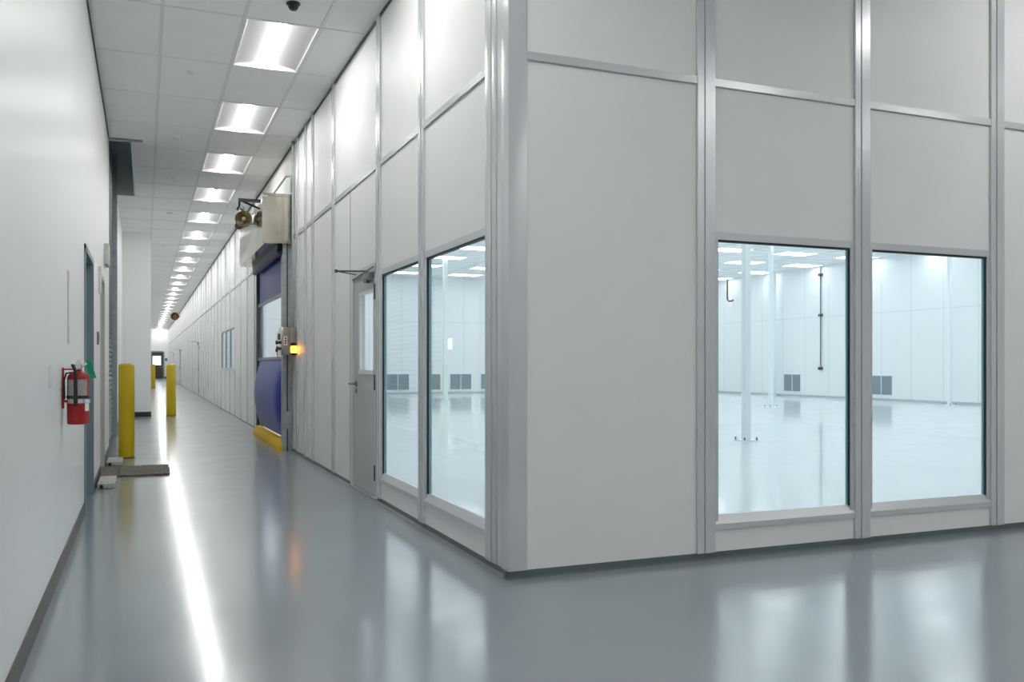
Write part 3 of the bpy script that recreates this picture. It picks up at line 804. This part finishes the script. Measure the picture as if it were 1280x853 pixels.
# ------------------------------------------------------------------ fire extinguisher on the left wall
ex, ey, ez = -.392, 6.30, .92
R = .066
t = thing('fire_extinguisher', 'red fire extinguisher with a black hose and green tag hung on the left wall', 'fire extinguisher', (ex, ey, ez))
MB().lathe([(0, 0), (R - .006, 0), (R, .006), (R, .295), (R - .006, .312), (R - .022, .328), (.022, .338), (.020, .352)], (ex, ey, ez), n=36).build('cylinder', 'red', t)
lab = MB()
A = []
for i in range(13):
    a = math.radians(-150 + 110 * i / 12); x, y = ex + (R + .0012) * math.cos(a), ey + (R + .0012) * math.sin(a)
    A.append((lab.bm.verts.new((x, y, ez + .16)), lab.bm.verts.new((x, y, ez + .285))))
lab._mark([lab.bm.faces.new((A[i][0], A[i+1][0], A[i+1][1], A[i][1])) for i in range(12)], 0, True)
lab.build('instruction_label', 'label', t)
lab = MB(); A = []
for i in range(5):
    a = math.radians(-52 + 30 * i / 4); x, y = ex + (R + .0012) * math.cos(a), ey + (R + .0012) * math.sin(a)
    A.append((lab.bm.verts.new((x, y, ez + .085)), lab.bm.verts.new((x, y, ez + .15))))
lab._mark([lab.bm.faces.new((A[i][0], A[i+1][0], A[i+1][1], A[i][1])) for i in range(4)], 0, True)
lab.build('inspection_sticker', 'whitegloss', t)
MB().lathe([(R, .195 - .03), (R + .004, .195 - .03), (R + .004, .195 - .012), (R, .195 - .012)], (ex, ey, ez), n=36).build('strap', 'black', t)
MB().lathe([(R, .135), (R + .004, .135), (R + .004, .16), (R, .16)], (ex, ey, ez), n=36).build('clamp_band', 'chrome', t)
MB().box((XL + .001, ey - .015, ez + .10), (XL + .012, ey + .015, ez + .36), bev=.003).box((XL + .001, ey - .012, ez + .14), (ex - R + .004, ey + .012, ez + .155)).box((XL + .001, ey - .012, ez + .345), (ex - .01, ey + .012, ez + .355)).build('wall_bracket', 'redplastic', t)
v = MB().lathe([(.020, .345), (.022, .36), (.022, .385), (.014, .395), (0, .396)], (ex, ey, ez), n=16).box((ex - .012, ey - .035, ez + .355), (ex + .012, ey + .03, ez + .378))
v.build('valve', 'chrome', t)
MB().prism([(ey - .03, ez + .385), (ey - .02, ez + .40), (ey + .085, ez + .415), (ey + .09, ez + .405), (ey + .03, ez + .385)], 'x', ex - .01, ex + .012).tube([(ex + .012, ey - .02, ez + .36), (ex + .05, ey - .03, ez + .385), (ex + .035, ey - .03, ez + .40)], .006).build('lever', 'chrome', t)
MB().lathe([(.018, 0), (.018, .012), (0, .013)], (ex + .0, ey - .036, ez + .372), (0, -1, 0), n=16).build('pressure_gauge', 'whitegloss', t)
MB().tube([(ex, ey - .03, ez + .365), (ex - .03, ey - .05, ez + .375), (ex - .012, ey - R - .018, ez + .34), (ex - .01, ey - R - .02, ez + .20), (ex - .012, ey - R - .014, ez + .12)], [.008, .010, .011, .012, .013]).build('hose', 'black', t)
MB().tube([(ex - .03, ey - .02, ez + .33), (ex - .066, ey - .045, ez + .325), (ex - .078, ey - .05, ez + .28), (ex - .076, ey - .045, ez + .16)], .006).build('retaining_loop', 'black', t)
g = MB()
gx0 = ex + .038; pts = [(.0, .395), (.016, .41), (.036, .40), (.048, .36), (.066, .295), (.036, .29), (.020, .33), (.004, .36)]
g.prism([(gx0 + u, ez + z) for u, z in pts], 'y', ey - .006, ey + .006)
g.build('green_tag', 'green', t)
# small items on the left wall
tag(MB().box((XL, 5.44, 1.17), (XL + .007, 5.56, 1.295), bev=.002).box((XL + .007, 5.485, 1.205), (XL + .011, 5.515, 1.26)).build('switch_plate', 'whitegloss'), 'small white switch plate on the left wall, nearest the camera', 'switch')
s = MB().box((XL, 6.72, 1.44), (XL + .004, 6.82, 1.94)).box((XL + .004, 6.74, 1.56), (XL + .006, 6.80, 1.84), 1)
tag(s.build('wall_sign', ['palered', 'whitegloss']), 'narrow faded red and white sign on the wall above the fire extinguisher', 'sign')
tag(MB().box((XL, 11.05, 2.11), (XL + .03, 11.16, 2.41), bev=.004).build('wall_sounder', 'whitegloss'), 'slim white wall device beyond the blue grey doorway', 'alarm')
tag(MB().box((XL, 12.55, 2.60), (XL + .055, 12.95, 2.86), bev=.008).box((XL + .01, 12.58, 2.585), (XL + .045, 12.92, 2.60), 1).build('emergency_light', ['palebox', 'greymetal']), 'pale box-shaped emergency light high above the second doorway', 'light')
tag(MB().box((XL, 10.70, 1.52), (XL + .02, 10.86, 1.66), bev=.003).box((XL + .02, 10.74, 1.56), (XL + .023, 10.82, 1.63), 1).build('card_reader', ['greymetal', 'black']), 'small grey card reader on the wall between the two left doorways', 'card reader')

# ------------------------------------------------------------------ ceiling fittings
t = thing('ceiling_camera', 'small black dome security camera on the ceiling, at the top edge', 'camera', (1.248, 8.2, ZC))
MB().lathe([(.062, 0), (.064, -.012), (.05, -.02), (0, -.02)], (1.248, 8.22, ZC), n=28).build('housing_ring', 'black', t)
MB().lathe([(.048, -.02), (.044, -.045), (.03, -.062), (0, -.070)], (1.248, 8.22, ZC), n=28).build('dome', 'black', t)
def detector(x, y, label, ny=0):
    t = thing('smoke_detector', label, 'detector', (x, y, ZC), 'round ceiling fittings left of the lights')
    MB().lathe([(.058, 0), (.058, -.008), (.05, -.012), (0, -.012)], (x, y, ZC), n=24).build('base', 'white', t)
    MB().lathe([(.044, -.012), (.040, -.026), (.02, -.030), (0, -.030)], (x, y, ZC), n=24).build('cover', 'white', t)
detector(.487, 10.59, 'round white ceiling fitting nearest the camera, left of the largest lights')
detector(.42, 13.65, 'round white ceiling fitting second along the corridor, left of the third light')
detector(.483, 16.75, 'round white ceiling fitting third along the corridor, beside the ceiling shaft')
detector(.496, 20.6, 'round white ceiling fitting fourth along, beyond the ceiling shaft')
detector(1.23, 17.4, 'small round ceiling fitting between the third and fourth corridor lights')
detector(.47, 26.3, 'round white ceiling fitting farthest down the corridor, above the white pillar side')

# ------------------------------------------------------------------ end of corridor
ew = MB()
EX0, EX1 = .58, 1.58
ew.box((-1, YE, 0), (EX0, YE + .15, ZC + .2)); ew.box((EX0, YE, 2.48), (EX1, YE + .15, ZC + .2)); ew.box((EX1, YE, 0), (XS + .2, YE + .15, ZC + .2))
struct(ew, 'wall_end', 'leftwall')
_d[0] += 1
r = sthing('door_%d' % _d[0], (1.1, YE, 0))
MB().box((EX0 - .05, YE - .03, 0), (EX0 + .03, YE + .15, 2.5)).box((EX1 - .03, YE - .03, 0), (EX1 + .09, YE + .15, 2.5)).box((EX0, YE - .03, 2.43), (EX1, YE + .15, 2.55)).build('door_frame', 'teal', r)
f = MB(); f.box((EX0 + .03, YE + .02, .02), (EX1 - .03, YE + .07, 1.25)).box((EX0 + .03, YE + .02, 2.1), (EX1 - .03, YE + .07, 2.43)).box((1.38, YE + .02, 1.25), (EX1 - .03, YE + .07, 2.1)).box((EX0 + .03, YE + .02, 1.25), (.66, YE + .07, 2.1))
f.build('door_leaf', 'brown', r)
MB().box((.66, YE + .04, 1.25), (1.38, YE + .046, 2.1)).build('glass_pane', 'outside', r)
MB().tube([(EX1 - .12, YE + .0, 1.05), (EX1 - .24, YE + .0, 1.05)], .015).build('door_handle', 'chrome', r)
tag(MB().box((1.72, YE - .06, 1.65), (1.92, YE, 1.88), bev=.01).build('wall_box', 'darkmetal'), 'small dark box on the end wall right of the brown door', 'box')
struct(MB().box((EX1 + .1, YE - .02, 0), (XS, YE, .18)), 'baseboard_end', 'rubber')

# ------------------------------------------------------------------ rest of the lobby behind and beside the camera
struct(MB().box((XL - .2, -6.2, 0), (14, -6, ZC)), 'wall_back', 'white')
struct(MB().box((13.6, -6, 0), (13.8, YF, ZC)), 'wall_lobby', 'white')

# ------------------------------------------------------------------ world, camera, colour
wd = bpy.data.worlds.new('world'); SC.world = wd; wd.use_nodes = True
wd.node_tree.nodes['Background'].inputs[0].default_value = (.8, .85, .9, 1); wd.node_tree.nodes['Background'].inputs[1].default_value = .05
cam = bpy.data.cameras.new('camera'); co = bpy.data.objects.new('camera', cam); C.objects.link(co)
fpx = 1110.
cam.sensor_width = 36; cam.lens = 36 * fpx / 1280; cam.shift_y = 29.5 / 1280
cam.clip_start = .05; cam.clip_end = 300
co.location = (0, 0, 1.3); co.rotation_euler = (PI / 2, 0, -math.atan(459 / fpx))
SC.camera = co
SC.view_settings.view_transform = 'Standard'; SC.view_settings.look = 'None'; SC.view_settings.gamma = 1
SC.view_settings.use_curve_mapping = False; SC.view_settings.exposure = 0.
SC.cycles.use_denoising = True
SC.cycles.max_bounces = 16; SC.cycles.diffuse_bounces = 10; SC.cycles.glossy_bounces = 5; SC.cycles.transparent_max_bounces = 16
SC.cycles.sample_clamp_indirect = 6
